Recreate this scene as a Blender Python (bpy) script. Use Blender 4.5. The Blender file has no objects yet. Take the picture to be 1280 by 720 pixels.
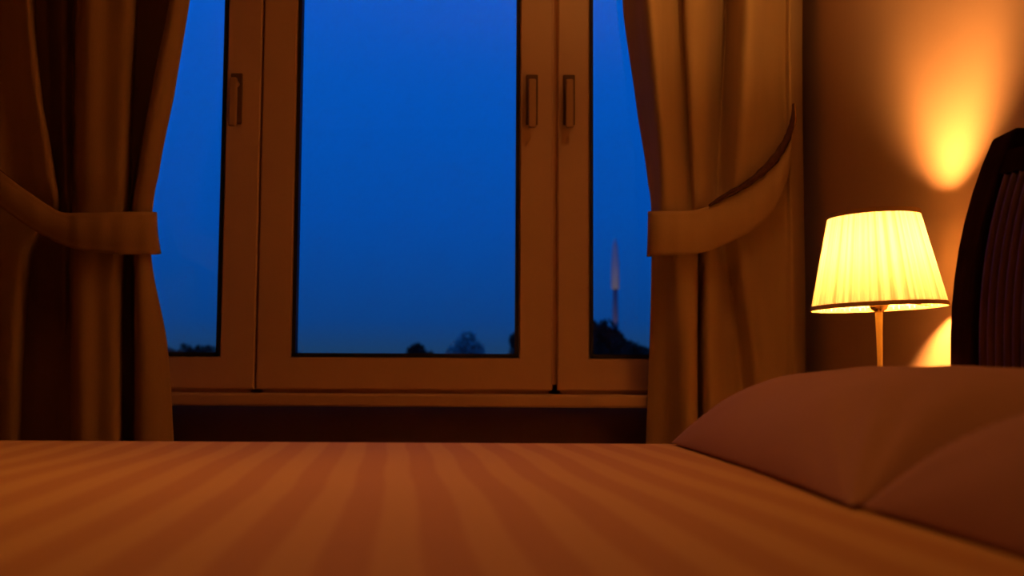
import bpy, bmesh, math, random
from mathutils import Vector, Matrix, noise

# ------------------------------------------------------------------ camera, sky, lights, exposure
SC = bpy.context.scene
COL = SC.collection
EYE = Vector((0, 0, 0.68))
F = 1400.0
PITCH = math.atan(111 / F)
ROLL = math.radians(0.3)
cam = bpy.data.cameras.new('camera')
cam.sensor_width = 36
cam.lens = F / 1280 * 36
cam.clip_start = 0.02
cam.clip_end = 2000
cam.dof.use_dof = True
cam.dof.focus_distance = 2.6
cam.dof.aperture_fstop = 4.0
camo = bpy.data.objects.new('camera', cam)
COL.objects.link(camo)
ROT = Matrix.Rotation(math.pi / 2 + PITCH, 4, 'X') @ Matrix.Rotation(ROLL, 4, 'Z')
camo.matrix_world = Matrix.Translation(EYE) @ ROT
SC.camera = camo

BULB = (1.0, 0.40, 0.085)
BULB_STRENGTH = 840
FILL_POWER = 2.0
BED_FILL_POWER = 3.0

world = bpy.data.worlds.new('dusk_sky')
SC.world = world
world.use_nodes = True
nt = world.node_tree
for n in list(nt.nodes):
    nt.nodes.remove(n)
wo = nt.nodes.new('ShaderNodeOutputWorld')
bg = nt.nodes.new('ShaderNodeBackground')
tc = nt.nodes.new('ShaderNodeTexCoord')
sp = nt.nodes.new('ShaderNodeSeparateXYZ')
rp = nt.nodes.new('ShaderNodeValToRGB')
nt.links.new(tc.outputs['Generated'], sp.inputs[0])
nt.links.new(sp.outputs['Z'], rp.inputs[0])
nt.links.new(rp.outputs[0], bg.inputs[0])
nt.links.new(bg.outputs[0], wo.inputs[0])
SKY = [(0.0, (.012, .040, .105)), (0.022, (.010, .048, .140)), (0.05, (.003, .053, .245)), (0.14, (.0005, .072, .40)),
       (0.34, (.0005, .105, .60)), (0.8, (.003, .06, .35))]
el = rp.color_ramp.elements
while len(el) < len(SKY):
    el.new(0.5)
for e, (p, c) in zip(el, SKY):
    e.position = p
    e.color = (*c, 1)
bg.inputs[1].default_value = 1.0

fl = bpy.data.lights.new('overhead_fill', 'AREA')  # unseen fill added under the ceiling to lift the room
fl.shape = 'DISK'
fl.size = 0.25
fl.energy = FILL_POWER
fl.color = (1.0, 0.40, 0.12)
flo = bpy.data.objects.new('overhead_fill', fl)
flo.location = (0.50, 2.15, 2.47)
COL.objects.link(flo)
dl = bpy.data.lights.new('bed_fill', 'AREA')  # added narrow-beam fill, unseen, to warm and brighten the bed
dl.shape = 'DISK'
dl.size = 0.3
dl.spread = math.radians(88)
dl.energy = BED_FILL_POWER
dl.color = (1.0, 0.40, 0.12)
dlo = bpy.data.objects.new('bed_fill', dl)
dlo.location = (-0.30, 1.25, 2.47)
COL.objects.link(dlo)

SC.view_settings.view_transform = 'Standard'
SC.view_settings.look = 'None'
SC.view_settings.exposure = 0
SC.view_settings.gamma = 1
SC.view_settings.use_curve_mapping = False
SC.cycles.max_bounces = 10
SC.cycles.diffuse_bounces = 6
SC.cycles.transparent_max_bounces = 12
SC.cycles.caustics_reflective = False
SC.cycles.sample_clamp_indirect = 4
SC.cycles.use_denoising = True

rng = random.Random(7)


def at(px, py, d):
    """world point seen at photo pixel (px, py) on the plane y = d"""
    v = ROT.to_3x3() @ Vector(((px - 640) / F, (360 - py) / F, -1))
    return EYE + v * (d / v.y)


# ------------------------------------------------------------------ materials
def new_mat(name):
    m = bpy.data.materials.new(name)
    m.use_nodes = True
    return m, m.node_tree, m.node_tree.nodes['Principled BSDF']


def mat(name, col, rough=.6, var=.1, scale=12, bump=0., bscale=60, metal=0., sheen=0., stretch=None, spec=.4):
    m, t, b = new_mat(name)
    L = t.links.new
    co = t.nodes.new('ShaderNodeTexCoord')
    src = co.outputs['Object']
    if stretch:
        mp = t.nodes.new('ShaderNodeMapping')
        mp.inputs['Scale'].default_value = stretch
        L(src, mp.inputs[0])
        src = mp.outputs[0]
    n = t.nodes.new('ShaderNodeTexNoise')
    n.inputs['Scale'].default_value = scale
    n.inputs['Detail'].default_value = 4
    L(src, n.inputs['Vector'])
    r = t.nodes.new('ShaderNodeValToRGB')
    r.color_ramp.elements[0].position = .3
    r.color_ramp.elements[1].position = .7
    r.color_ramp.elements[0].color = (*[c * (1 - var) for c in col], 1)
    r.color_ramp.elements[1].color = (*[min(1, c * (1 + var)) for c in col], 1)
    L(n.outputs[0], r.inputs[0])
    L(r.outputs[0], b.inputs['Base Color'])
    b.inputs['Roughness'].default_value = rough
    b.inputs['Metallic'].default_value = metal
    b.inputs['Specular IOR Level'].default_value = spec
    if sheen:
        b.inputs['Sheen Weight'].default_value = sheen
        b.inputs['Sheen Roughness'].default_value = .5
    if bump:
        n2 = t.nodes.new('ShaderNodeTexNoise')
        n2.inputs['Scale'].default_value = bscale
        n2.inputs['Detail'].default_value = 5
        L(src, n2.inputs['Vector'])
        bp = t.nodes.new('ShaderNodeBump')
        bp.inputs['Strength'].default_value = bump
        bp.inputs['Distance'].default_value = .01
        L(n2.outputs[0], bp.inputs['Height'])
        L(bp.outputs[0], b.inputs['Normal'])
    return m


M = {}
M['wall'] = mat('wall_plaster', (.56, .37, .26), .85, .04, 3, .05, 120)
M['wall_shadow'] = mat('niche_brown_shadow', (.20, .11, .07), .8, .06, 3, .15, 90)  # wall colour darkened for the shade under the sill
M['ceiling'] = mat('ceiling_paint', (.66, .54, .40), .9, .03, 2)
M['floor'] = mat('floor_carpet', (.16, .09, .05), .95, .15, 30, .5, 300)
M['frame'] = mat('window_white_paint', (.76, .54, .35), .42, .03, 5)
M['gasket'] = mat('black_rubber', (.012, .012, .014), .6, 0)
M['handle'] = mat('handle_painted_metal', (.50, .33, .19), .4, .03, 5)
M['plate'] = mat('handle_plate_shadow', (.17, .10, .05), .5, .05, 5)  # plate colour carries the shadow around the grip
M['curtain'] = mat('curtain_linen', (.56, .40, .20), .9, .05, 7, .25, 260, sheen=.15, stretch=(3, 3, .5))
M['shadow_strip'] = mat('dark_red_shadow', (.09, .03, .02), .85, .25, 60, .4, 200)  # colour of the shadow crescent above the tieback band
M['brass'] = mat('polished_brass', (.85, .58, .22), .22, .03, 8, metal=1)
M['gold'] = mat('satin_gold_lacquer', (.85, .60, .20), .35, .03, 8)
M['wood'] = mat('dark_walnut', (.016, .006, .004), .65, .3, 8, .12, 40, spec=.0, stretch=(6, 6, .6))
M['cane'] = mat('dark_cane', (.11, .036, .008), .45, .25, 14, .2, 60, stretch=(6, 6, .6))
M['pillow'] = mat('pillow_cotton', (.38, .19, .095), .9, .03, 5, .15, 240, spec=.1)
M['mattress'] = mat('mattress_ticking', (.55, .42, .33), .9, .05, 8, .2, 200)
M['rail'] = mat('curtain_rail_white', (.6, .55, .48), .5, .03, 8)
M['ground'] = mat('night_lawn', (.02, .035, .02), .95, .3, .2)
M['bark'] = mat('tree_bark', (.035, .025, .02), .9, .3, 8, .5, 20)
M['leaf'] = mat('dark_leaves', (.012, .028, .014), .8, .3, 2)
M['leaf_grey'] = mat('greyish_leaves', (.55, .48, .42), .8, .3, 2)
M['mast'] = mat('mast_pale_paint', (.62, .55, .60), .7, .05, 2)
M['mast_dark'] = mat('mast_grey_steel', (.26, .20, .24), .8, .1, 1)


def bedspread_mat():
    m, t, b = new_mat('striped_satin_bedspread')
    L = t.links.new
    co = t.nodes.new('ShaderNodeTexCoord')
    ns = t.nodes.new('ShaderNodeTexNoise')
    ns.inputs['Scale'].default_value = 2.2
    ns.inputs['Detail'].default_value = 1
    L(co.outputs['Object'], ns.inputs['Vector'])
    dt = t.nodes.new('ShaderNodeVectorMath')
    dt.operation = 'DOT_PRODUCT'
    dt.inputs[1].default_value = (1, .107, 0)
    L(co.outputs['Object'], dt.inputs[0])
    w = t.nodes.new('ShaderNodeMath')
    w.operation = 'MULTIPLY_ADD'
    w.inputs[1].default_value = .022
    L(ns.outputs[0], w.inputs[0])
    L(dt.outputs['Value'], w.inputs[2])
    k = t.nodes.new('ShaderNodeMath')
    k.operation = 'MULTIPLY_ADD'
    k.inputs[1].default_value = 2 * math.pi / .063
    k.inputs[2].default_value = -.4
    L(w.outputs[0], k.inputs[0])
    c = t.nodes.new('ShaderNodeMath')
    c.operation = 'COSINE'
    L(k.outputs[0], c.inputs[0])
    mr = t.nodes.new('ShaderNodeMapRange')
    mr.interpolation_type = 'SMOOTHSTEP'
    mr.inputs['From Min'].default_value = -.35
    mr.inputs['From Max'].default_value = .45
    L(c.outputs[0], mr.inputs['Value'])
    mx = t.nodes.new('ShaderNodeMix')
    mx.data_type = 'RGBA'
    mx.inputs['A'].default_value = (.50, .24, .055, 1)
    mx.inputs['B'].default_value = (.57, .31, .075, 1)
    L(mr.outputs[0], mx.inputs['Factor'])
    L(mx.outputs['Result'], b.inputs['Base Color'])
    b.inputs['Roughness'].default_value = .8
    b.inputs['Specular IOR Level'].default_value = .1
    n2 = t.nodes.new('ShaderNodeTexNoise')
    n2.inputs['Scale'].default_value = 220
    L(co.outputs['Object'], n2.inputs['Vector'])
    bp = t.nodes.new('ShaderNodeBump')
    bp.inputs['Strength'].default_value = .15
    bp.inputs['Distance'].default_value = .004
    L(n2.outputs[0], bp.inputs['Height'])
    L(bp.outputs[0], b.inputs['Normal'])
    return m


def glass_mat():
    m = bpy.data.materials.new('window_glass')
    m.use_nodes = True
    t = m.node_tree
    t.nodes.clear()
    L = t.links.new
    o = t.nodes.new('ShaderNodeOutputMaterial')
    tr = t.nodes.new('ShaderNodeBsdfTransparent')
    tr.inputs[0].default_value = (.96, .98, .99, 1)
    gl = t.nodes.new('ShaderNodeBsdfGlossy')
    gl.inputs['Roughness'].default_value = .02
    fr = t.nodes.new('ShaderNodeFresnel')
    fr.inputs[0].default_value = 1.45
    mx = t.nodes.new('ShaderNodeMixShader')
    L(fr.outputs[0], mx.inputs[0])
    L(tr.outputs[0], mx.inputs[1])
    L(gl.outputs[0], mx.inputs[2])
    L(mx.outputs[0], o.inputs[0])
    return m


def shade_mat():
    m = bpy.data.materials.new('pleated_shade_fabric')
    m.use_nodes = True
    t = m.node_tree
    t.nodes.clear()
    L = t.links.new
    o = t.nodes.new('ShaderNodeOutputMaterial')
    co = t.nodes.new('ShaderNodeTexCoord')
    g = t.nodes.new('ShaderNodeTexGradient')
    g.gradient_type = 'RADIAL'
    L(co.outputs['Object'], g.inputs[0])
    ml_ = t.nodes.new('ShaderNodeMath')
    ml_.operation = 'MULTIPLY'
    ml_.inputs[1].default_value = 62
    L(g.outputs['Fac'], ml_.inputs[0])
    n = t.nodes.new('ShaderNodeTexNoise')
    n.noise_dimensions = '1D'
    n.inputs['Scale'].default_value = 1
    n.inputs['Detail'].default_value = 2
    L(ml_.outputs[0], n.inputs['W'])
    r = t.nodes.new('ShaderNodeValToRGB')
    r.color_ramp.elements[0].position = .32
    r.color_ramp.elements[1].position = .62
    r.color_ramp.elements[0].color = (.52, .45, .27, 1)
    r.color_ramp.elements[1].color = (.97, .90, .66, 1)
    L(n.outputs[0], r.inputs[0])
    d = t.nodes.new('ShaderNodeBsdfDiffuse')
    tl = t.nodes.new('ShaderNodeBsdfTranslucent')
    L(r.outputs[0], d.inputs[0])
    L(r.outputs[0], tl.inputs[0])
    mx = t.nodes.new('ShaderNodeMixShader')
    mx.inputs[0].default_value = .105
    L(d.outputs[0], mx.inputs[1])
    L(tl.outputs[0], mx.inputs[2])
    L(mx.outputs[0], o.inputs[0])
    return m


def emit_mat(name, col, s):
    m = bpy.data.materials.new(name)
    m.use_nodes = True
    t = m.node_tree
    t.nodes.clear()
    o = t.nodes.new('ShaderNodeOutputMaterial')
    e = t.nodes.new('ShaderNodeEmission')
    e.inputs[0].default_value = (*col, 1)
    e.inputs[1].default_value = s
    t.links.new(e.outputs[0], o.inputs[0])
    return m


M['bedspread'] = bedspread_mat()
M['glass'] = glass_mat()
M['shade'] = shade_mat()
M['shade_trim'] = mat('shade_gold_trim', (.52, .34, .12), .8, .1, 60, .2, 200)
M['bulb'] = emit_mat('lit_bulb', BULB, BULB_STRENGTH)


# ------------------------------------------------------------------ helpers
def obj(name, bm, m, parent=None, smooth=False, bevel=0, loc=None, solid=0, subsurf=0):
    me = bpy.data.meshes.new(name)
    bmesh.ops.recalc_face_normals(bm, faces=bm.faces)
    bm.to_mesh(me)
    bm.free()
    me.materials.append(m)
    o = bpy.data.objects.new(name, me)
    COL.objects.link(o)
    if parent:
        o.parent = parent
    if loc:
        o.location = loc
    if smooth:
        for p in me.polygons:
            p.use_smooth = True
    if solid:
        s = o.modifiers.new('solidify', 'SOLIDIFY')
        s.thickness = solid
        s.offset = 0
    if bevel:
        b = o.modifiers.new('bevel', 'BEVEL')
        b.width = bevel
        b.segments = 3
        b.limit_method = 'ANGLE'
        b.angle_limit = math.radians(40)
    if subsurf:
        s = o.modifiers.new('subsurf', 'SUBSURF')
        s.levels = s.render_levels = subsurf
    return o


def thing(name, label, cat, loc=(0, 0, 0), rotz=0, group=None, kind=None):
    o = bpy.data.objects.new(name, None)
    COL.objects.link(o)
    o.location = loc
    o.rotation_euler = (0, 0, rotz)
    o.empty_display_size = .1
    return tag(o, label, cat, group, kind)


def tag(o, label=None, cat=None, group=None, kind=None):
    if label:
        o['label'] = label
    if cat:
        o['category'] = cat
    if group:
        o['group'] = group
    if kind:
        o['kind'] = kind
    return o


def struct(name, bm, m, **k):
    o = obj(name, bm, m, **k)
    o['kind'] = 'structure'
    return o


def box(bm, x0, x1, y0, y1, z0, z1):
    vs = [bm.verts.new((x, y, z)) for z in (z0, z1) for y in (y0, y1) for x in (x0, x1)]
    for f in ((0, 1, 3, 2), (4, 5, 7, 6), (0, 1, 5, 4), (1, 3, 7, 5), (3, 2, 6, 7), (2, 0, 4, 6)):
        bm.faces.new([vs[i] for i in f])


def boxes(*bs):
    bm = bmesh.new()
    for b in bs:
        box(bm, *b)
    return bm


def lathe(profile, n=48, wob=None, cap=False):
    bm = bmesh.new()
    rings = []
    for i, (r, z) in enumerate(profile):
        ring = []
        for k in range(n):
            a = 2 * math.pi * k / n
            rr = r * (wob(a, i) if wob else 1)
            ring.append(bm.verts.new((rr * math.cos(a), rr * math.sin(a), z)))
        rings.append(ring)
    for a, b in zip(rings, rings[1:]):
        for k in range(n):
            bm.faces.new((a[k], a[(k + 1) % n], b[(k + 1) % n], b[k]))
    if cap:
        bm.faces.new(rings[0])
        bm.faces.new(rings[-1])
    return bm


def tube(pts, radii, n=10, bm=None):
    bm = bm or bmesh.new()
    pts = [Vector(p) for p in pts]
    prev = None
    for i, p in enumerate(pts):
        d = (pts[min(i + 1, len(pts) - 1)] - pts[max(i - 1, 0)]).normalized()
        u = d.orthogonal().normalized() if i == 0 else (u - d * u.dot(d)).normalized()
        v = d.cross(u)
        r = radii[i] if isinstance(radii, (list, tuple)) else radii
        ring = [bm.verts.new(p + (u * math.cos(2 * math.pi * k / n) + v * math.sin(2 * math.pi * k / n)) * r) for k in range(n)]
        if prev:
            for k in range(n):
                bm.faces.new((prev[k], prev[(k + 1) % n], ring[(k + 1) % n], ring[k]))
        else:
            bm.faces.new(ring)
        prev = ring
    bm.faces.new(prev)
    return bm


def cr(a, b, c, d, t):
    return .5 * (2 * b + (c - a) * t + (2 * a - 5 * b + 4 * c - d) * t * t + (3 * b - a - 3 * c + d) * t ** 3)


def spline(P, t):
    """Catmull-Rom through a list of tuples, t in 0..len-1"""
    i = min(int(t), len(P) - 2)
    f = t - i
    a, b, c, d = P[max(i - 1, 0)], P[i], P[i + 1], P[min(i + 2, len(P) - 1)]
    return tuple(cr(*q, f) for q in zip(a, b, c, d))


# ------------------------------------------------------------------ room
WX = .894          # right wall
WY = 3.40          # window wall
LX, BY, CZ = -2.3, -1.3, 2.5
struct('floor', boxes((LX - .1, WX + .1, BY - .1, WY + .4, -.1, 0)), M['floor'])
struct('ceiling', boxes((LX - .1, WX + .1, BY - .1, WY + .4, CZ, CZ + .1)), M['ceiling'])
struct('wall_right', boxes((WX, WX + .1, BY - .1, WY + .4, 0, CZ)), M['wall'])
struct('wall_left', boxes((LX - .1, LX, BY - .1, WY + .4, 0, CZ)), M['wall'])
struct('wall_near', boxes((LX, WX, BY - .1, BY, 0, CZ)), M['wall'])
OX0, OX1, OZ0, OZ1 = -1.52, .80, .60, 2.22
struct('wall_window', boxes((LX, OX0, WY, WY + .3, 0, CZ), (OX1, WX, WY, WY + .3, 0, CZ), (OX0, OX1, WY, WY + .3, OZ1, CZ)), M['wall'])
struct('wall_niche', boxes((OX0, OX1, WY + .13, WY + .3, 0, OZ0)), M['wall_shadow'])  # set back to deepen the shade below the sill
struct('baseboard_niche', boxes((OX0 + .002, OX1 - .002, WY + .112, WY + .13, .0, .1)), M['frame'], bevel=.004)
struct('baseboard_right', boxes((WX - .015, WX, BY, WY, 0, .08)), M['frame'], bevel=.003)

# window: fixed frame, three sashes each with glass, gasket and handle, sill
win = thing('window_1', 'white three-part window with blue evening sky behind its panes', 'window', (0, WY, OZ0), kind='structure')


def wobj(name, bm, m, parent=win, **k):
    bmesh.ops.translate(bm, verts=bm.verts, vec=(0, -WY, -OZ0))
    return obj(name, bm, m, parent, **k)


SZ0, SZ1 = .640, 2.16
GAPS = [(at(322.5, 360, WY).x), (at(693.5, 360, WY).x)]
SASH = [(OX0 + .05, GAPS[0] - .003), (GAPS[0] + .003, GAPS[1] - .008), (GAPS[1] + .008, OX1 - .03)]
PANE = [(OX0 + .16, at(274, 400, WY).x), (at(368, 400, WY).x, at(646, 400, WY).x), (at(739, 400, WY).x, OX1 - .13)]
PZ0, PZ1 = at(640, 445, WY).z, 2.06
wobj('window_frame', boxes((OX0, OX1, WY + .015, WY + .09, OZ0, SZ0 + .02), (OX0, OX1, WY + .015, WY + .09, SZ1 - .02, OZ1),
                           (OX0, OX0 + .07, WY + .015, WY + .09, OZ0, OZ1), (OX1 - .05, OX1, WY + .015, WY + .09, OZ0, OZ1),
                           (GAPS[0] - .02, GAPS[0] + .02, WY + .015, WY + .09, OZ0, OZ1),
                           (GAPS[1] - .02, GAPS[1] + .02, WY + .015, WY + .09, OZ0, OZ1)), M['frame'], bevel=.002)
HX = [at(298, 95, WY).x, at(665, 97, WY).x, at(711, 97, WY).x]
for i in range(3):
    (a, b), (p, q) = SASH[i], PANE[i]
    bm = bmesh.new()

    def rect(x0, x1, z0, z1, y):
        return [bm.verts.new(v) for v in ((x0, y, z0), (x1, y, z0), (x1, y, z1), (x0, y, z1))]
    y0 = WY - .012
    c = .011
    rs = [rect(a, b, SZ0, SZ1, WY + .06), rect(a, b, SZ0, SZ1, y0 + .004), rect(a + .004, b - .004, SZ0 + .004, SZ1 - .004, y0),
          rect(p - c, q + c, PZ0 - c, PZ1 + c, y0), rect(p - .006, q + .006, PZ0 - .006, PZ1 + .006, y0 + .008),
          rect(p - .004, q + .004, PZ0 - .004, PZ1 + .004, WY + .06)]
    for r0, r1 in zip(rs, rs[1:] + rs[:1]):
        for k in range(4):
            bm.faces.new((r0[k], r0[(k + 1) % 4], r1[(k + 1) % 4], r1[k]))
    sash = wobj('sash', bm, M['frame'])
    g = .006
    wobj('gasket', boxes((p - .005, p + g, y0 + .004, WY + .03, PZ0 - .005, PZ1), (q - g, q + .005, y0 + .004, WY + .03, PZ0 - .005, PZ1),
                         (p, q, y0 + .004, WY + .03, PZ0 - .005, PZ0 + g), (p, q, y0 + .004, WY + .03, PZ1 - g, PZ1 + .004)),
         M['gasket'], sash)
    wobj('glass_pane', boxes((p, q, WY + .022, WY + .026, PZ0, PZ1)), M['glass'], sash)
    # lever handle: rosette, neck and downward grip
    hx, hz = HX[i], at(300, 96, WY).z
    wobj('handle_plate', boxes((hx - .018, hx + .018, y0 - .010, y0, hz - .150, hz + .006)), M['plate'], sash, bevel=.003)
    bm = tube([(hx, y0 - .009, hz - .030), (hx, y0 - .040, hz - .030)], .011, 14)
    box(bm, hx - .0115, hx + .0115, y0 - .054, y0 - .036, hz - .168, hz - .018)
    wobj('handle', bm, M['handle'], sash, bevel=.005)
wobj('window_sill', boxes((OX0, OX1 - .001, WY - .10, WY + .10, .590, .628)), M['frame'], bevel=.008)

# curtain rail under the ceiling
struct('trim_1', boxes((-2.1, .875, 3.17, 3.21, CZ - .05, CZ)), M['rail'], bevel=.004)

# ------------------------------------------------------------------ curtains
CD = 3.19


def curtain(name, label, rows, group):
    """rows: list of (py, [(px, off), ...]) ; same number of keys per row"""
    nk = len(rows[0][1])
    zs = []
    pts = []
    for py, ks in rows:
        z = None
        line = []
        for px, off in ks:
            v = at(px, py, CD + off)
            line.append((v.x, v.y))
        z = at(640 if px > 500 else 200, py, CD).z
        zs.append(z)
        pts.append(line)
    bm = bmesh.new()
    NU, NV = 9 * (nk - 1), 10 * (len(rows) - 1)
    base = Vector((sum(p[0] for p in pts[-1]) / nk, CD, 0))
    grid = []
    for j in range(NV + 1):
        tv = j / NV * (len(rows) - 1)
        i = min(int(tv), len(rows) - 2)
        f = tv - i
        row = [tuple(cr(pts[max(i - 1, 0)][k][c], pts[i][k][c], pts[i + 1][k][c], pts[min(i + 2, len(rows) - 1)][k][c], f) for c in (0, 1)) for k in range(nk)]
        z = zs[i] + (zs[i + 1] - zs[i]) * f
        g = []
        for u in range(NU + 1):
            x, y = spline(row, u / NU * (nk - 1))
            w = noise.noise(Vector((x * 9, y * 6, z * 2.2))) * .006
            g.append(bm.verts.new((x + w * .5 - base.x, min(y + w, 3.285 + .095 * max(0, min(1, (z - .66) / .3))) - base.y, z)))
        grid.append(g)
    for r0, r1 in zip(grid, grid[1:]):
        for k in range(NU):
            bm.faces.new((r0[k], r0[k + 1], r1[k + 1], r1[k]))
    root = thing(name, label, 'curtain', base, group=group)
    obj('drape', bm, M['curtain'], root, smooth=True, solid=.003)
    return root


RIGHT_ROWS = [
    (-225, [(768, .16), (784, .08), (802, -.07), (828, -.03), (852, .04), (857, -.04), (882, -.03), (900, .08), (909, .12), (931, -.09), (956, -.05), (984, -.01), (990, -.05), (1003, .03)]),
    (0, [(780, .16), (794, .08), (810, -.07), (832, -.03), (853, .03), (858, -.04), (882, -.03), (900, .08), (910, .12), (933, -.09), (958, -.05), (982, -.01), (988, -.05), (1003, .03)]),
    (130, [(798, .15), (808, .07), (821, -.06), (838, -.03), (859, .03), (864, -.04), (882, -.03), (894, .06), (904, .10), (927, -.08), (954, -.05), (981, -.01), (988, -.05), (1003, .03)]),
    (225, [(811, .08), (818, .04), (829, -.04), (845, -.03), (863, .02), (868, -.03), (880, -.03), (888, .01), (899, .06), (921, -.05), (950, -.04), (981, -.02), (989, -.045), (1004, .04)]),
    (262, [(815, .06), (821, .02), (830, -.03), (846, -.03), (865, .00), (870, -.03), (880, -.03), (888, -.01), (902, .01), (918, -.03), (948, -.035), (980, -.02), (990, -.035), (1004, .04)]),
    (320, [(815, .06), (821, .04), (833, .00), (848, -.04), (869, -.02), (873, .08), (882, -.02), (894, -.02), (909, .06), (926, -.045), (948, -.03), (980, -.02), (992, -.03), (1005, .04)]),
    (430, [(812, .07), (820, .05), (834, .02), (852, -.05), (869, -.04), (873, .09), (882, -.03), (898, -.02), (922, .05), (940, -.04), (956, -.03), (982, -.02), (993, -.03), (1006, .04)]),
    (553, [(808, .08), (816, .06), (834, .03), (854, -.06), (869, -.05), (873, .10), (884, -.03), (904, -.03), (932, .03), (950, -.03), (965, -.03), (983, -.02), (994, -.03), (1007, .04)]),
    (765, [(806, .08), (816, .06), (834, .03), (854, -.06), (869, -.05), (873, .10), (886, -.03), (909, -.02), (935, .01), (954, -.02), (968, -.03), (983, -.02), (994, -.03), (1007, .04)]),
]
LEFT_ROWS = [
    (-225, [(-150, .04), (-120, -.06), (-85, .04), (-50, -.08), (-10, -.04), (30, -.09), (44, -.08), (50, .18), (68, .19), (84, .11), (94, .19), (101, -.10), (135, -.11), (173, -.09), (178, .19), (225, .19), (231, -.11), (262, -.10)]),
    (0, [(-150, .04), (-120, -.06), (-85, .04), (-50, -.08), (-15, -.04), (22, -.09), (38, -.08), (44, .18), (60, .19), (80, .11), (94, .18), (101, -.10), (135, -.11), (168, -.09), (173, .19), (211, .19), (217, -.12), (240, -.10)]),
    (130, [(-140, .04), (-112, -.06), (-80, .04), (-45, -.08), (0, -.04), (32, -.09), (50, -.08), (56, .18), (66, .18), (80, .11), (93, .17), (100, -.10), (132, -.11), (161, -.09), (165, .18), (187, .18), (192, -.12), (218, -.10)]),
    (225, [(-130, .04), (-104, -.06), (-75, .04), (-40, -.07), (8, -.04), (46, -.08), (66, -.07), (71, .12), (76, .10), (84, .07), (93, .10), (98, -.09), (130, -.10), (157, -.08), (161, .15), (169, .14), (174, -.10), (198, -.09)]),
    (268, [(-130, .04), (-104, -.04), (-75, .04), (-40, -.04), (10, -.03), (52, -.05), (68, -.05), (73, .05), (78, .05), (85, .03), (92, .04), (97, -.07), (128, -.08), (154, -.06), (158, .07), (164, .06), (168, -.08), (190, -.07)]),
    (320, [(-130, .04), (-104, -.03), (-75, .03), (-40, -.03), (0, -.03), (32, -.04), (40, .12), (52, .13), (66, .12), (80, .10), (89, .11), (94, -.08), (124, -.09), (151, -.07), (155, .15), (166, .15), (170, -.09), (188, -.07)]),
    (430, [(-130, .04), (-104, -.03), (-75, .03), (-45, -.04), (-10, -.04), (24, -.05), (32, .17), (48, .19), (66, .18), (80, .14), (89, .17), (94, -.09), (122, -.10), (149, -.08), (153, .18), (167, .18), (171, -.10), (208, -.07)]),
    (553, [(-130, .04), (-104, -.03), (-75, .03), (-45, -.04), (-12, -.04), (20, -.05), (28, .18), (46, .19), (64, .19), (79, .14), (89, .18), (94, -.10), (122, -.11), (149, -.09), (153, .19), (168, .19), (172, -.10), (217, -.06)]),
    (765, [(-130, .04), (-104, -.03), (-75, .03), (-45, -.04), (-12, -.04), (18, -.05), (26, .18), (44, .19), (62, .19), (79, .14), (89, .18), (94, -.10), (122, -.11), (149, -.09), (153, .19), (168, .19), (173, -.10), (219, -.06)]),
]
curtain('curtain', 'beige linen curtain on the lamp side, gathered by a band and brightly lit', RIGHT_ROWS, 'tied-back curtains')
curtain('curtain', 'darker beige linen curtain at the left edge of the window, deep black folds', LEFT_ROWS, 'tied-back curtains')


def tieback(label, keys, shadowkeys, hook, sgn, flare=0):
    """keys: (px, py_top, py_bottom, off)"""
    c0 = at(keys[0][0], keys[0][1], CD)
    root = thing('curtain_tieback', label, 'tieback', c0, group='curtain tiebacks')
    bm = bmesh.new()
    n = 8 * (len(keys) - 1)
    m = 9
    grid = []
    for i in range(n + 1):
        px, pt, pb, off = spline(keys, i / n * (len(keys) - 1))
        col = []
        for j in range(m + 1):
            t = j / m
            bulge = .014 * math.sin(math.pi * t) + (.004 if j in (0, m) else 0)
            wv = .0016 * math.sin(i * .9)
            col.append(bm.verts.new(at(px + flare * t * t * max(0, 1 - i / n * 3.5), pt + (pb - pt) * t, CD + off - bulge + wv) - c0))
        grid.append(col)
    for a, b in zip(grid, grid[1:]):
        for j in range(m):
            bm.faces.new((a[j], a[j + 1], b[j + 1], b[j]))
    obj('band', bm, M['curtain'], root, smooth=True, solid=.006)
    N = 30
    P = [spline(shadowkeys, i / N * (len(shadowkeys) - 1)) for i in range(N + 1)]
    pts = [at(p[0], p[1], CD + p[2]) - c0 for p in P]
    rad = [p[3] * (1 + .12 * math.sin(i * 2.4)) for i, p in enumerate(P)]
    cd = obj('shadow_strip', tube(pts, rad, 8), M['shadow_strip'], root, smooth=True)  # dark tube stands in for the shadow along band and hook
    cd['label'] = 'dark red strip shaped as the shadow above the band'
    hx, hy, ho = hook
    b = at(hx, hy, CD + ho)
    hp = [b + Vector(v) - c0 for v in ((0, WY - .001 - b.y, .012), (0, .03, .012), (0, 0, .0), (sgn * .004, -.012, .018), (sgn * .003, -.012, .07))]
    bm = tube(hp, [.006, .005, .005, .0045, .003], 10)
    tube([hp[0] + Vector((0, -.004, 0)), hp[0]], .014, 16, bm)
    obj('hook', bm, M['brass'], root, smooth=True)['label'] = 'small metal wall hook'


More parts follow.
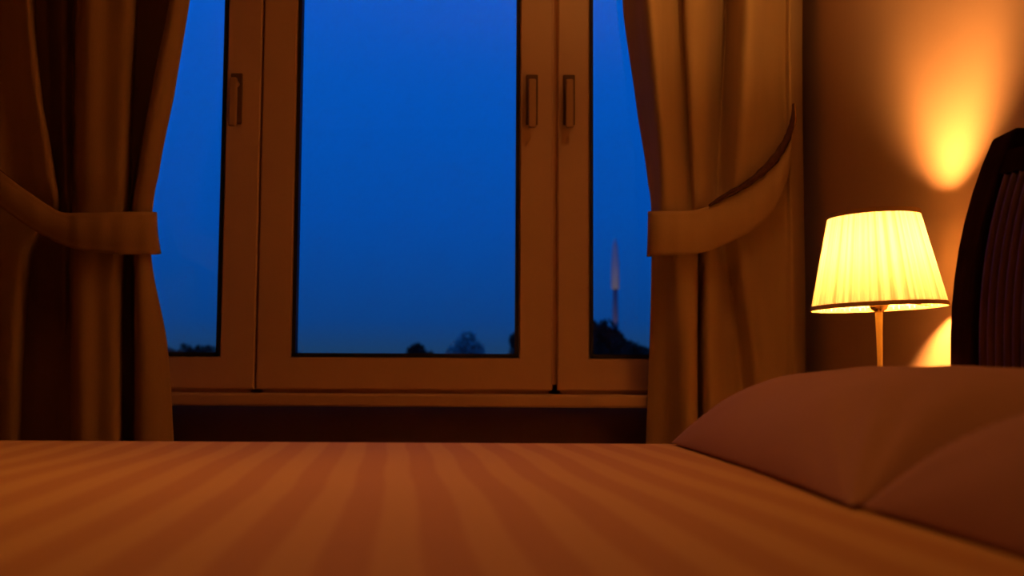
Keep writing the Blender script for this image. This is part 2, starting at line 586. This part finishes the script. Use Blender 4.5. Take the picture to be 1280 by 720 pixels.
tieback('beige band holding back the lamp-side curtain, rising to a wall hook',
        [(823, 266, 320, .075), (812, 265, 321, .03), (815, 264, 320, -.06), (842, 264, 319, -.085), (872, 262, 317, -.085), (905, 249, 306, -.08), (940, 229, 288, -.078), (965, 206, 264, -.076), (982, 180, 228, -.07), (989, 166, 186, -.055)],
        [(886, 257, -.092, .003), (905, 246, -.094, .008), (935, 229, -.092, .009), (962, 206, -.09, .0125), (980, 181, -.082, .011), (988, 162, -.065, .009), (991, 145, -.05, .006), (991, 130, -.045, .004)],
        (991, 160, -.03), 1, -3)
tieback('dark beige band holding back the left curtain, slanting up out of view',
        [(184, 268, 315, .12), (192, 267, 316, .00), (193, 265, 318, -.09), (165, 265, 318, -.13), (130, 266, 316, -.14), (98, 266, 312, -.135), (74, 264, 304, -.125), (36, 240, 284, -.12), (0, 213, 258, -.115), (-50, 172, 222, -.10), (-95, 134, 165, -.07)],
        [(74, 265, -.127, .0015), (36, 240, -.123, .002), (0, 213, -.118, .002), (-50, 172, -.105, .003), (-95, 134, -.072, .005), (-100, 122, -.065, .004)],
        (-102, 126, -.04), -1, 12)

# ------------------------------------------------------------------ bed
BX0, BX1, BY0, BY1, BZ = -1.25, .742, .36, 1.945, .566
bed = thing('bed', 'bed with a dark slatted headboard against the right wall', 'bed', (-.25, 1.3, 0))


def bobj(name, bm, m, parent=bed, **k):
    bmesh.ops.translate(bm, verts=bm.verts, vec=(.25, -1.3, 0))
    return obj(name, bm, m, parent, **k)


bobj('side_rail', boxes((BX0, BX1, BY0 + .02, BY0 + .05, .18, .34)), M['wood'], bevel=.004)
bobj('side_rail', boxes((BX0, BX1, BY1 - .05, BY1 - .02, .18, .34)), M['wood'], bevel=.004)
bobj('footboard', boxes((BX0 - .03, BX0, BY0 + .02, BY1 - .02, .12, .40)), M['wood'], bevel=.006)
for x, y in ((BX0 + .05, BY0 + .09), (BX0 + .05, BY1 - .09)):
    bobj('leg', lathe([(.001, 0), (.022, 0), (.03, .20), (.001, .20)], 20), M['wood'], smooth=False).location = (x + .25, y - 1.3, 0)
    bpy.context.view_layer.update()
for o in [c for c in bed.children if c.name.startswith('leg')]:
    for v in o.data.vertices:
        v.co.x -= .25
        v.co.y += 1.3
bobj('mattress', boxes((BX0 + .03, BX1 - .01, BY0 + .05, BY1 - .05, .26, BZ - .014)), M['mattress'], bevel=.04)


def hbx(z):
    h = max(0, z - .68)
    return .762 + .65 * h ** 2.36


def sweep(y0, y1, z0, z1f, xoff, th, n=22, ytaper=0):
    """upright following the headboard's backward curve"""
    bm = bmesh.new()
    prev = None
    for i in range(n + 1):
        z = z0 + (z1f - z0) * i / n
        x = hbx(z) + xoff
        ring = [bm.verts.new(v) for v in ((x, y0, z), (x, y1, z), (x + th, y1, z), (x + th, y0, z))]
        if prev:
            for k in range(4):
                bm.faces.new((prev[k], prev[(k + 1) % 4], ring[(k + 1) % 4], ring[k]))
        else:
            bm.faces.new(ring)
        prev = ring
    bm.faces.new(prev)
    return bm


def rail_top(y):
    t = abs(y - 1.15) / .76
    return 1.030 + .042 * min(1, t) ** 2


head = bobj('headboard', sweep(.40, 1.91, .40, .44, .012, .025, 2), M['wood'])
PT = 1.105
bobj('post', sweep(1.862, 1.955, 0, PT, 0, .034), M['wood'], head, bevel=.007)
bobj('post', sweep(.35, .443, 0, PT, 0, .034), M['wood'], head, bevel=.007)
# curved top rail
bm = bmesh.new()
prev = None
for i in range(25):
    y = .44 + (1.87 - .44) * i / 24
    zt = rail_top(y)
    zb = zt - .045
    ring = [bm.verts.new(v) for v in ((hbx(zb) + .004, y, zb), (hbx(zt) + .004, y, zt), (hbx(zt) + .03, y, zt), (hbx(zb) + .03, y, zb))]
    if prev:
        for k in range(4):
            bm.faces.new((prev[k], prev[(k + 1) % 4], ring[(k + 1) % 4], ring[k]))
    else:
        bm.faces.new(ring)
    prev = ring
bm.faces.new(prev)
bobj('top_rail', bm, M['wood'], head, bevel=.005)
ns = 46
for i in range(ns):
    y = 1.845 - i * (1.845 - .460) / (ns - 1)
    zt = rail_top(y) - .02
    pts = [(hbx(z) + .016, y, z) for z in [.42 + (zt - .42) * k / 16 for k in range(17)]]
    bobj('slat', tube(pts, .0098, 8), M['cane'], head, smooth=True)

# bedspread: one cloth over the bed, rounded over the far, near and foot edges
def prof(s, half, r=.045, drop=.36):
    """arc-length to (offset, height) over an edge"""
    a = abs(s)
    flat = half - r
    if a <= flat:
        return s, 0
    e = a - flat
    if e < r * math.pi / 2:
        t = e / r
        return math.copysign(flat + r * math.sin(t), s), -r * (1 - math.cos(t))
    return math.copysign(half + .0, s), -r - (e - r * math.pi / 2)


bm = bmesh.new()
cy = (BY0 + BY1) / 2
half = (BY1 - BY0) / 2
NS, NX = 110, 120
S = half + .34
grid = []
for i in range(NX + 1):
    u = i / NX
    xs = BX0 - .34 + u * (BX1 - .004 - BX0 + .34)
    # foot drop
    ex = (BX0 - .035) + .045 - xs
    if ex > 0:
        r = .045
        if ex < r * math.pi / 2:
            x = BX0 - .035 + r - r * math.sin(ex / r)
            dzx = -r * (1 - math.cos(ex / r))
        else:
            x = BX0 - .035
            dzx = -r - (ex - r * math.pi / 2)
    else:
        x, dzx = xs, 0
    row = []
    for j in range(NS + 1):
        s = -S + 2 * S * j / NS
        oy, dz = prof(s, half)
        z = BZ + min(dz, dzx) if (dz < 0 and dzx < 0) else BZ + dz + dzx
        y = cy + oy
        top = dz == 0 and dzx == 0
        if top:
            inner = min(1, (half - .05 - abs(s)) / .12)
            z += inner * (.0022 * noise.noise(Vector((x * 3, y * 2.5, 1))) + .0010 * noise.noise(Vector((x * 11, y * 3, 4))))
        elif dz < -.08:
            y += math.copysign(.008 * math.sin(x * 31) * min(1, (-dz - .08) / .2) + .004, s)
        row.append(bm.verts.new((x + .25, y - 1.3, z)))
    grid.append(row)
for a, b in zip(grid, grid[1:]):
    for j in range(NS):
        bm.faces.new((a[j], a[j + 1], b[j + 1], b[j]))
bs = obj('bedspread', bm, M['bedspread'], smooth=True, solid=.006, loc=(-.25, 1.3, 0))
tag(bs, 'peach bedspread with wide soft tone-on-tone stripes, spread over the bed', 'bedspread')


# ------------------------------------------------------------------ pillows
def pillow(label, cx, cyy, hx, hy, top, low, rot, seed, tilt=0):
    N = 64
    bm = bmesh.new()
    def sh(u, v):
        return (max(0, 1 - abs(u) ** 2.5) ** .58) * (max(0, 1 - abs(v) ** 3.2) ** .52)
    surf = {}
    for side in (1, -1):
        for i in range(N + 1):
            for j in range(N + 1):
                u = math.sin((i / N - .5) * math.pi)
                v = math.sin((j / N - .5) * math.pi)
                edge = i in (0, N) or j in (0, N)
                if side == -1 and edge:
                    surf[(side, i, j)] = surf[(1, i, j)]
                    continue
                s = sh(u, v)
                x = u * hx * (1 - .07 * (1 - v * v) * abs(u) ** 3 * 0 - .035 * (1 - abs(v) ** 2) * (abs(u) ** 4))
                y = v * hy * (1 - .05 * (1 - u * u) * abs(v) ** 4)
                wr = noise.noise(Vector((x * 5 + seed, y * 4, seed))) * .010 + noise.noise(Vector((x * 16 + seed, y * 9, seed * 2))) * .003
                rad = math.exp(-((abs(u) - 1) ** 2 + (abs(v) - 1) ** 2) * 3) * .004 * math.sin(18 * math.atan2(abs(v) - 1.05, abs(u) - 1.05))
                z = (top * s + (wr + rad) * min(1, s * 2)) if side == 1 else -low * min(1, s * 1.6)
                z -= (low - .001) * max(abs(u), abs(v)) ** 5 if side == 1 else (low - .001) * max(abs(u), abs(v)) ** 5 * (1 - min(1, s * 1.6))
                surf[(side, i, j)] = bm.verts.new((x, y, z + tilt * u))
    for side in (1, -1):
        for i in range(N):
            for j in range(N):
                q = [surf[(side, i, j)], surf[(side, i + 1, j)], surf[(side, i + 1, j + 1)], surf[(side, i, j + 1)]]
                if len(set(q)) == 4:
                    try:
                        bm.faces.new(q)
                    except ValueError:
                        pass
    o = obj('pillow', bm, M['pillow'], smooth=True, loc=(cx, cyy, BZ + .005 + low))
    o.rotation_euler.z = rot
    tag(o, label, 'pillow', 'pillows on the bed')
    return o


pillow('plump peach pillow nearest the lamp, further from the camera', .512, 1.425, .235, .455, .112, .014, math.radians(1.5), 3.1)
pillow('peach pillow at the right edge, in front of the larger pillow', .530, .700, .225, .266, .102, .012, math.radians(2), 8.7)

# ------------------------------------------------------------------ nightstand and lamp
NX0, NX1, NY0, NY1, NZ = .50, .878, 2.03, 2.45, .45
nsd = thing('nightstand', 'dark wooden nightstand under the lamp, mostly hidden behind the bed', 'nightstand', ((NX0 + NX1) / 2, (NY0 + NY1) / 2, 0))
cx_, cy_ = (NX0 + NX1) / 2, (NY0 + NY1) / 2


def nobj(name, bm, parent=nsd, m='wood', **k):
    bmesh.ops.translate(bm, verts=bm.verts, vec=(-cx_, -cy_, 0))
    return obj(name, bm, M[m], parent, **k)


nobj('body', boxes((NX0 + .015, NX1 - .01, NY0 + .015, NY1 - .015, .12, NZ - .022)), bevel=.004)
nobj('top', boxes((NX0, NX1, NY0, NY1, NZ - .022, NZ)), bevel=.005)
for k_ in range(2):
    z0 = .135 + k_ * .145
    d = nobj('drawer', boxes((NX0 + .002, NX0 + .016, NY0 + .03, NY1 - .03, z0, z0 + .135)), bevel=.003)
    nobj('knob', tube([(NX0 + .002, cy_, z0 + .07), (NX0 - .008, cy_, z0 + .07), (NX0 - .016, cy_, z0 + .07), (NX0 - .022, cy_, z0 + .07)], [.004, .004, .011, .007], 16), d, 'brass', smooth=True)
for x in (NX0 + .03, NX1 - .03):
    for y in (NY0 + .03, NY1 - .03):
        nobj('leg', tube([(x, y, 0), (x, y, .122)], [.012, .018], 12))

LP = at(1098.5, 384, 2.24)
SB = LP.z          # bottom of shade
lamp = thing('table_lamp', 'lit table lamp with a pleated cream shade on a thin brass stem', 'lamp', (LP.x, LP.y, NZ))
b0 = SB - NZ
obj('base', lathe([(.001, 0), (.062, 0), (.064, .004), (.060, .010), (.040, .015), (.018, .022), (.007, .034), (.0045, .05), (.001, .05)], 48), M['brass'], lamp, smooth=True)
H = .187
obj('stem', lathe([(.0042, .045), (.0044, .16), (.005, .24), (.0064, b0 - .05), (.0075, b0 - .016), (.0075, b0 + .0)], 20, cap=True), M['gold'], lamp, smooth=True)
obj('socket', lathe([(.006, b0 - .012), (.016, b0 - .004), (.019, b0 + .004), (.014, b0 + .010), (.014, b0 + .062), (.012, b0 + .066)], 28, cap=True), M['brass'], lamp, smooth=True)
bulb = obj('bulb', lathe([(.008, b0 + .065), (.014, b0 + .069), (.026, b0 + .080), (.034, b0 + .098), (.035, b0 + .108), (.031, b0 + .124), (.018, b0 + .138), (.001, b0 + .142)], 20), M['bulb'], lamp, smooth=True)
RB, RT = .131, .0885
NP = 72


def pleat(a, i):
    return 1 + .010 * math.sin(a * NP) + .004 * math.sin(a * 23 + 1.3)


sp_ = [(RB + (RT - RB) * t, H * t) for t in [k / 10 for k in range(11)]]
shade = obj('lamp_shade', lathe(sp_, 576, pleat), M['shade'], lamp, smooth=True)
shade.location = (0, 0, b0)
shade.rotation_euler = (0, math.radians(-2.2), 0)


def ring(r0, z0, z1, r1=None):
    r1 = r1 or r0
    return lathe([(r0 + .0016, z0), (r1 + .0016, z1), (r1 - .0016, z1), (r0 - .0016, z0), (r0 + .0016, z0)], 96)


obj('trim', ring(RB + .0012, -.003, .006, RB - .0003), M['shade_trim'], shade, smooth=False)['label'] = 'gold-brown edging'
obj('trim', ring(RT + .0015, H - .006, H + .003), M['shade_trim'], shade, smooth=False)['label'] = 'gold-brown edging'
bm = tube([(0, 0, .014), (.018, 0, .012)], .0015, 8)
for k in range(3):
    a = k * 2.094 + .4
    tube([(.012 * math.cos(a), .012 * math.sin(a), .012), (RB * .99 * math.cos(a), RB * .99 * math.sin(a), .003)], .0012, 6, bm)
obj('wire_frame', bm, M['brass'], shade)

# ------------------------------------------------------------------ outside
gr = struct('ground', boxes((-400, 400, 5, 900, -3.2, -3.0)), M['ground'])


def crown_mesh(seed, n, blobs):
    r = random.Random(seed)
    bm = bmesh.new()
    bl = [(Vector((r.uniform(-.55, .55), r.uniform(-.5, .5), r.uniform(-.5, .55))), r.uniform(.35, .55)) for _ in range(blobs)]
    bl.append((Vector((0, 0, .5)), .5))
    for _ in range(n):
        c, rad = r.choice(bl)
        d = Vector((r.gauss(0, 1), r.gauss(0, 1), r.gauss(0, 1))).normalized()
        p = c + d * rad * (r.random() ** .35)
        q = Vector((r.gauss(0, 1), r.gauss(0, 1), r.gauss(0, 1))).normalized()
        w = q.orthogonal().normalized()
        h = q.cross(w)
        s = r.uniform(.035, .075)
        bm.faces.new([bm.verts.new(p + w * s * a + h * s * 1.5 * b) for a, b in ((-1, 0), (0, -1), (1, 0), (0, 1))])
    return bm


def tree(label, x, y, topz, cw, ch, seed, leaf='leaf', n=2200, group='trees beyond the window'):
    t = thing('tree', label, 'tree', (x, y, -3.0), group=group)
    hh = topz + 3.0
    c = obj('crown', crown_mesh(seed, n, 8), M[leaf], t)
    c.scale = (cw, cw, ch)
    c.location = (0, 0, hh - ch)
    bm = tube([(0, 0, 0), (.05, 0, hh * .3), (-.05, .05, hh * .55), (0, 0, hh - ch * .7)], [.2, .15, .11, .04], 10)
    r = random.Random(seed)
    for k in range(5):
        a = r.uniform(0, 6.28)
        z = hh * .45 + k * .3
        tube([(0, 0, z), (math.cos(a) * cw * .3, math.sin(a) * cw * .3, z + ch * .4), (math.cos(a) * cw * .6, math.sin(a) * cw * .6, z + ch * .7)], [.07, .04, .015], 6, bm)
    obj('trunk', bm, M['bark'], t, smooth=True)


def tree_at(label, px, py, d, cw, ch, seed, **k):
    p = at(px, py, d)
    tree(label, p.x, d, p.z, cw, ch, seed, **k)


tree_at('small dark round treetop showing alone low in the middle pane', 521, 428, 70, 1.25, 1.5, 11, n=5000)
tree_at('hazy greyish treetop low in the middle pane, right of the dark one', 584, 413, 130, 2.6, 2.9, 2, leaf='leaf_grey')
tree_at('treetop half hidden by the right edge of the middle pane', 652, 414, 80, 1.3, 1.6, 3)
tree_at('large dark tree filling the bottom of the right pane', 758, 398, 60, 1.35, 2.0, 4, n=3600)
tree_at('lower dark tree beside the curtain in the right pane', 792, 426, 64, 1.2, 1.4, 5)
tree_at('leftmost of the low dark treetops in the left pane', 208, 432, 75, 1.0, 1.2, 6)
tree_at('low dark treetop second from the curtain in the left pane', 232, 429, 78, 1.1, 1.3, 7)
tree_at('low dark treetop beside the frame in the left pane', 262, 430, 74, 1.2, 1.3, 8)
tree_at('faint treetop in the lower left corner of the middle pane', 368, 436, 90, 1.2, 1.4, 9)

# slender mast seen in the right pane
mp_ = at(769, 300, 95)
mast = thing('mast', 'slender pale mast rising above the trees in the right pane', 'mast', (mp_.x, 95, -3.0))
hb = mp_.z + 3
obj('pole', lathe([(.34, 0), (.28, hb * .5), (.20, hb - 4.2), (.001, hb - 4.2)], 20), M['mast_dark'], mast, smooth=True)
obj('pale_top', lathe([(.001, hb - 4.25), (.34, hb - 4.2), (.36, hb - 2.2), (.24, hb - .5), (.001, hb + .2)], 20), M['mast'], mast, smooth=True)
ml = bpy.data.lights.new('mast_fill_spot', 'SPOT')  # added spot so the mast stands out against the sky
ml.energy = 1300
ml.color = (1, .78, .66)
ml.spot_size = math.radians(30)
ml.shadow_soft_size = .2
mlo = bpy.data.objects.new('mast_fill_spot', ml)
COL.objects.link(mlo)
mlo.location = (mp_.x - 2.5, 85, -2.0)
mlo.rotation_euler = (Vector((mp_.x, 95, hb - 5.0)) - mlo.location).to_track_quat('-Z', 'Y').to_euler()
